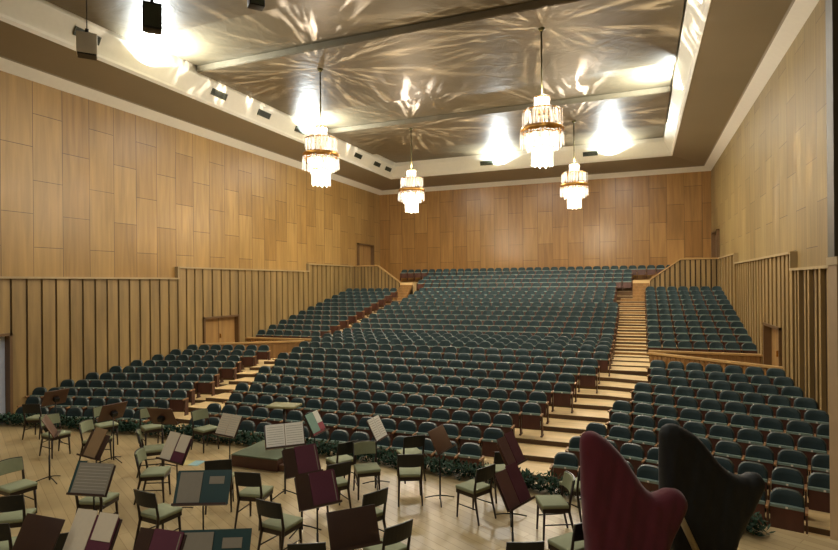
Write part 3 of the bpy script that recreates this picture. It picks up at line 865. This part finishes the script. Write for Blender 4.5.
M_blk.node_tree.nodes['Principled BSDF'].inputs['Sheen Weight'].default_value = .06
red = [(579,441),(582,433),(590,430),(598,433),(612,444),(626,460),(638,479),(646,490),(654,493.5),(661,490),(669,487.5),(678,489),(685,496),(687,505),(680,520),(672,536),(666,552),(660,575),(655,600),(652,607),(590,607),(587,575),(584,540),(581,500),(580,465)]
blk = [(659,444),(659,431),(664,424),(674,423),(684,428),(697,436),(709,450),(720,465),(731,473),(742,476),(749,472),(757,472),(763,478),(762,488),(752,508),(741,529),(730,550),(722,570),(716,592),(672,592),(668,560),(662,520),(659,480)]
t, pl = cover(red, 5.8, .42, M_red, 'harp under a maroon cloth cover, nearer and lower left one of the two', 0)
m = MB(); m.box(-.28,.30,-.16,.16,0,.035,0,bev=.01); m.build('foot', M_standdark, t)
m = MB(); m.tube([(-.40,-.19,.50),(-.15,-.22,.10)], .028, 8, 0); m.build('column', simple('harp_pale_wood', lin(186,170,130), .4), t)
t, pl = cover(blk, 6.35, .42, M_blk, 'harp under a black cloth cover, right and behind the maroon one', 0)
m = MB(); m.box(-.28,.28,-.16,.16,0,.035,0,bev=.01); m.build('foot', M_standdark, t)
m = MB()
a = Vector((0,0,0)); 
pa, pb = atd(681,518,6.12), atd(697,552,6.12)
inv = Matrix.Translation(t.location) @ Matrix.Rotation(YAW, 4, 'Z'); inv = inv.inverted()
m.tube([inv @ pa, inv @ pb], .035, 8, 0); m.build('column', simple('harp_pale_wood', lin(190,176,136), .4), t)

# ------------------------------------------------------------------ hanging boxes
def hangbox(px, py, wpx, hpx, d, mat, mat2, label, tilt):
    p = atd(px, py, d); w_ = wpx*d/FPX*.75; h_ = hpx*d/FPX*.82
    t = thing('hanging_speaker', label, 'speaker', p, YAW+.5, 'boxes hanging from the ceiling')
    R = Matrix.Rotation(tilt, 4, 'X')
    m = MB(); m.box(-w_/2,w_/2,-w_*.4,w_*.4,-h_/2,h_/2,0,R,bev=.015); m.build('cabinet', mat, t)
    m = MB()
    if mat2 is M_black: m.box(-w_*.46,w_*.46,-w_*.37,w_*.37,-h_/2-.03,-h_/2+.002,0,R)
    else: m.box(-w_*.42,w_*.42,-w_*.42,-w_*.4,-h_*.42,h_*.42,0,R)
    m.build('grille', mat2, t)
    m = MB(); m.tube([(0,0,h_/2-.02),(0,0,h_/2+.12)], .04, 6); m.box(-w_*.3,w_*.3,-.02,.02,h_/2,h_/2+.03); m.build('bracket', M_black, t)
    m = MB(); m.tube([(0,0,h_/2+.1),(0,0,H0+8.4-p.z+.1)], .012, 6); m.build('rod', M_black, t)
M_wbox = simple('pale_grey_case', lin(200,192,170), .5)
hangbox(87, 45, 24, 25, 12, M_wbox, M_black, 'pale grey box hanging from rod near left ceiling cove', 0)
hangbox(152, 18, 23, 32, 12, M_black, M_vent, 'dark hanging loudspeaker right of the pale grey box', 0)
hangbox(256, 1, 20, 16, 12, M_black, M_vent, 'dark hanging box cut by the top edge', 0)

# ------------------------------------------------------------------ chandeliers
def emis(name, col, s):
    a = NT(name); a.b.inputs['Base Color'].default_value = col; a.b.inputs['Emission Color'].default_value = col
    a.b.inputs['Emission Strength'].default_value = s; return a.m
M_bulb = emis('lit_bulb', (1, .93, .84, 1), 26)
a = NT('cut_crystal'); a.b.inputs['Base Color'].default_value = (.93, .93, .9, 1); a.b.inputs['Roughness'].default_value = .12
tr = a.n('ShaderNodeBsdfTransparent'); tr.inputs[0].default_value = (.9, .9, .88, 1)
tl = a.n('ShaderNodeBsdfTranslucent'); tl.inputs[0].default_value = (.95, .93, .9, 1)
m1 = a.n('ShaderNodeMixShader'); m1.inputs[0].default_value = .4; m2 = a.n('ShaderNodeMixShader'); m2.inputs[0].default_value = .6
out = a.t.nodes['Material Output']
a.l(a.b.outputs[0], m1.inputs[1]); a.l(tl.outputs[0], m1.inputs[2]); a.l(m1.outputs[0], m2.inputs[1]); a.l(tr.outputs[0], m2.inputs[2]); a.l(m2.outputs[0], out.inputs[0])
M_cry = a.m
def crystals(R, ztop, zbot, n, wd, seed, rr=0):
    rnd = random.Random(seed); m = MB()
    for i in range(n):
        t = 2*PI*i/n; r = R+(rnd.uniform(-rr, rr) if rr else 0); x, y = r*math.cos(t), r*math.sin(t)
        h = (ztop-zbot)*rnd.uniform(.86, 1.0); a0 = t+rnd.uniform(-.4,.4)
        c, s = math.cos(a0)*wd/2, math.sin(a0)*wd/2
        zb = ztop-h
        v = [(x-s,y+c,ztop),(x+c*.5,y+s*.5,ztop),(x+s,y-c,ztop),(x-c*.5,y-s*.5,ztop)]
        v += [(a_, b_, zb+wd*.8) for a_, b_, _ in v]+[(x,y,zb)]
        m.add(v, [(0,1,2,3),(0,4,5,1),(1,5,6,2),(2,6,7,3),(3,7,4,0),(4,8,5),(5,8,6),(6,8,7),(7,8,4)], 0)
    return m
def make_chandelier():
    t = thing('chandelier', 'x', 'chandelier')
    # origin at the ceiling; body hangs below (z negative)
    m = MB(); m.lathe([(0,0),(.12,0),(.10,-.06),(.03,-.12),(0,-.12)], 16); m.build('ceiling_rose', M_brass, t)
    m = MB(); m.tube([(0,0,-.1),(0,0,-2.35)], .028, 8); m.build('rod', M_brass, t)
    m = MB()
    for R, z in ((.24,-2.30),(.60,-2.75),(.70,-3.40),(.66,-3.55),(.34,-3.95)):
        pts = [(R*math.cos(2*PI*i/28), R*math.sin(2*PI*i/28), z) for i in range(29)]; m.tube(pts, .022, 6, cap=False)
        for i in range(6):
            an = i*PI/3; m.tube([(0,0,z-.02),(R*math.cos(an),R*math.sin(an),z)], .012, 5)
    m.tube([(0,0,-2.3),(0,0,-4.3)], .025, 8); m.build('frame', M_gold, t)
    crystals(.24, -2.28, -2.70, 16, .07, 1).build('crystal_tier', M_cry, t)
    crystals(.60, -2.74, -3.25, 26, .075, 2, .06).build('crystal_tier', M_cry, t)
    crystals(.44, -2.66, -3.15, 18, .075, 5, .06).build('crystal_tier', M_cry, t)
    m = MB()
    pr = [(.68,-3.30),(.72,-3.34),(.72,-3.44),(.68,-3.48)]; m.lathe(pr, 28); m.lathe([(p[0]-.02,p[1]) for p in pr], 28); m.build('gallery_ring', M_gold, t)
    crystals(.68, -3.46, -3.98, 34, .08, 3, .05).build('crystal_tier', M_cry, t)
    crystals(.50, -3.46, -4.10, 30, .085, 6, .03).build('crystal_tier', M_cry, t)
    crystals(.33, -3.95, -4.62, 22, .085, 4, .02).build('crystal_tier', M_cry, t)
    for j, (R, z, n, s) in enumerate(((.46,-3.62,8,.07),(.16,-4.12,4,.12))):
        for i in range(n):
            an = 2*PI*(i+.5)/n; m = MB(); cx, cy = R*math.cos(an), R*math.sin(an)
            m.lathe([(0,z-s*1.3),(s*.7,z-s*.8),(s,z),(s*.7,z+s*.8),(s*.3,z+s*1.3),(0,z+s*1.3)], 10, 0, Matrix.Translation((cx, cy, 0)))
            m.build('bulb', M_bulb, t)
    return t
ch = make_chandelier(); used = False
CHN = [((-11.6,19.0),'front left crystal chandelier, hanging before the left wall'),((-3.0,18.8),'front right crystal chandelier, largest of the four'),
       ((-11.55,28.2),'rear left crystal chandelier, smallest, before the back wall corner'),((-3.2,30.3),'rear right crystal chandelier, lower right of the largest one')]
for i, ((x, y), lab) in enumerate(CHN):
    o = ch if not used else copy_tree(ch); used = True
    o.location = (x, y, ZS+.01 if not (23.7 < y < 27.3) else ZS+.20); o['label'] = lab; o['group'] = 'crystal chandeliers under the ceiling'
    # light thrown through the cut crystals: uneven by direction
    l = bpy.data.lights.new('chandelier_light', 'POINT'); l.energy = 1150; l.color = (1,.86,.7); l.shadow_soft_size = .04; l.use_nodes = True
    nt = l.node_tree; em = nt.nodes['Emission']
    tc = nt.nodes.new('ShaderNodeTexCoord')
    fl = nt.nodes.new('ShaderNodeVectorMath'); fl.operation = 'MULTIPLY'; fl.inputs[1].default_value = (1, 1, 0)
    nm = nt.nodes.new('ShaderNodeVectorMath'); nm.operation = 'NORMALIZE'
    sc = nt.nodes.new('ShaderNodeVectorMath'); sc.operation = 'SCALE'; sc.inputs['Scale'].default_value = 7.0
    of = nt.nodes.new('ShaderNodeVectorMath'); of.operation = 'MULTIPLY_ADD'; of.inputs[1].default_value = (1.2, 1.2, 3.2)
    nz = nt.nodes.new('ShaderNodeTexNoise'); nz.inputs['Scale'].default_value = 1.0; nz.inputs['Detail'].default_value = 2.5; nz.inputs['Distortion'].default_value = 1.2
    cr = nt.nodes.new('ShaderNodeValToRGB'); cr.color_ramp.elements[0].position = .53; cr.color_ramp.elements[0].color = (.03,.03,.03,1)
    cr.color_ramp.elements[1].position = .70; cr.color_ramp.elements[1].color = (1,1,1,1)
    L_ = nt.links.new
    L_(tc.outputs['Normal'], fl.inputs[0]); L_(fl.outputs[0], nm.inputs[0]); L_(nm.outputs[0], sc.inputs[0])
    L_(tc.outputs['Normal'], of.inputs[0]); L_(sc.outputs[0], of.inputs[2]); L_(of.outputs[0], nz.inputs['Vector']); L_(nz.outputs['Fac'], cr.inputs[0])
    sx_ = nt.nodes.new('ShaderNodeSeparateXYZ'); nt.links.new(tc.outputs['Normal'], sx_.inputs[0])
    up = nt.nodes.new('ShaderNodeMapRange'); up.inputs['From Min'].default_value = .24; up.inputs['From Max'].default_value = .46
    ab = nt.nodes.new('ShaderNodeMath'); ab.operation = 'ABSOLUTE'; nt.links.new(sx_.outputs['Z'], ab.inputs[0]); nt.links.new(ab.outputs[0], up.inputs['Value'])
    mm = nt.nodes.new('ShaderNodeMix'); mm.data_type = 'FLOAT'; mm.inputs['A'].default_value = .0
    nt.links.new(up.outputs[0], mm.inputs['Factor']); z2 = nt.nodes.new('ShaderNodeMath'); z2.operation = 'MULTIPLY_ADD'; L_(ab.outputs[0], z2.inputs[0]); L_(ab.outputs[0], z2.inputs[1]); z2.inputs[2].default_value = .04
    am = nt.nodes.new('ShaderNodeMath'); am.operation = 'DIVIDE'; L_(cr.outputs[0], am.inputs[0]); L_(z2.outputs[0], am.inputs[1])
    nt.links.new(am.outputs[0], mm.inputs['B']); nt.links.new(mm.outputs[0], em.inputs['Strength'])
    lo = bpy.data.objects.new('chandelier_light', l); C.objects.link(lo); lo.location = (x+.10, y-.10, ZS-2.2)
    l2 = bpy.data.lights.new('chandelier_lamp', 'POINT'); l2.energy = 470; l2.color = WARM; l2.shadow_soft_size = .15
    lo2 = bpy.data.objects.new('chandelier_lamp', l2); C.objects.link(lo2); lo2.location = (x, y, ZS-4.85)
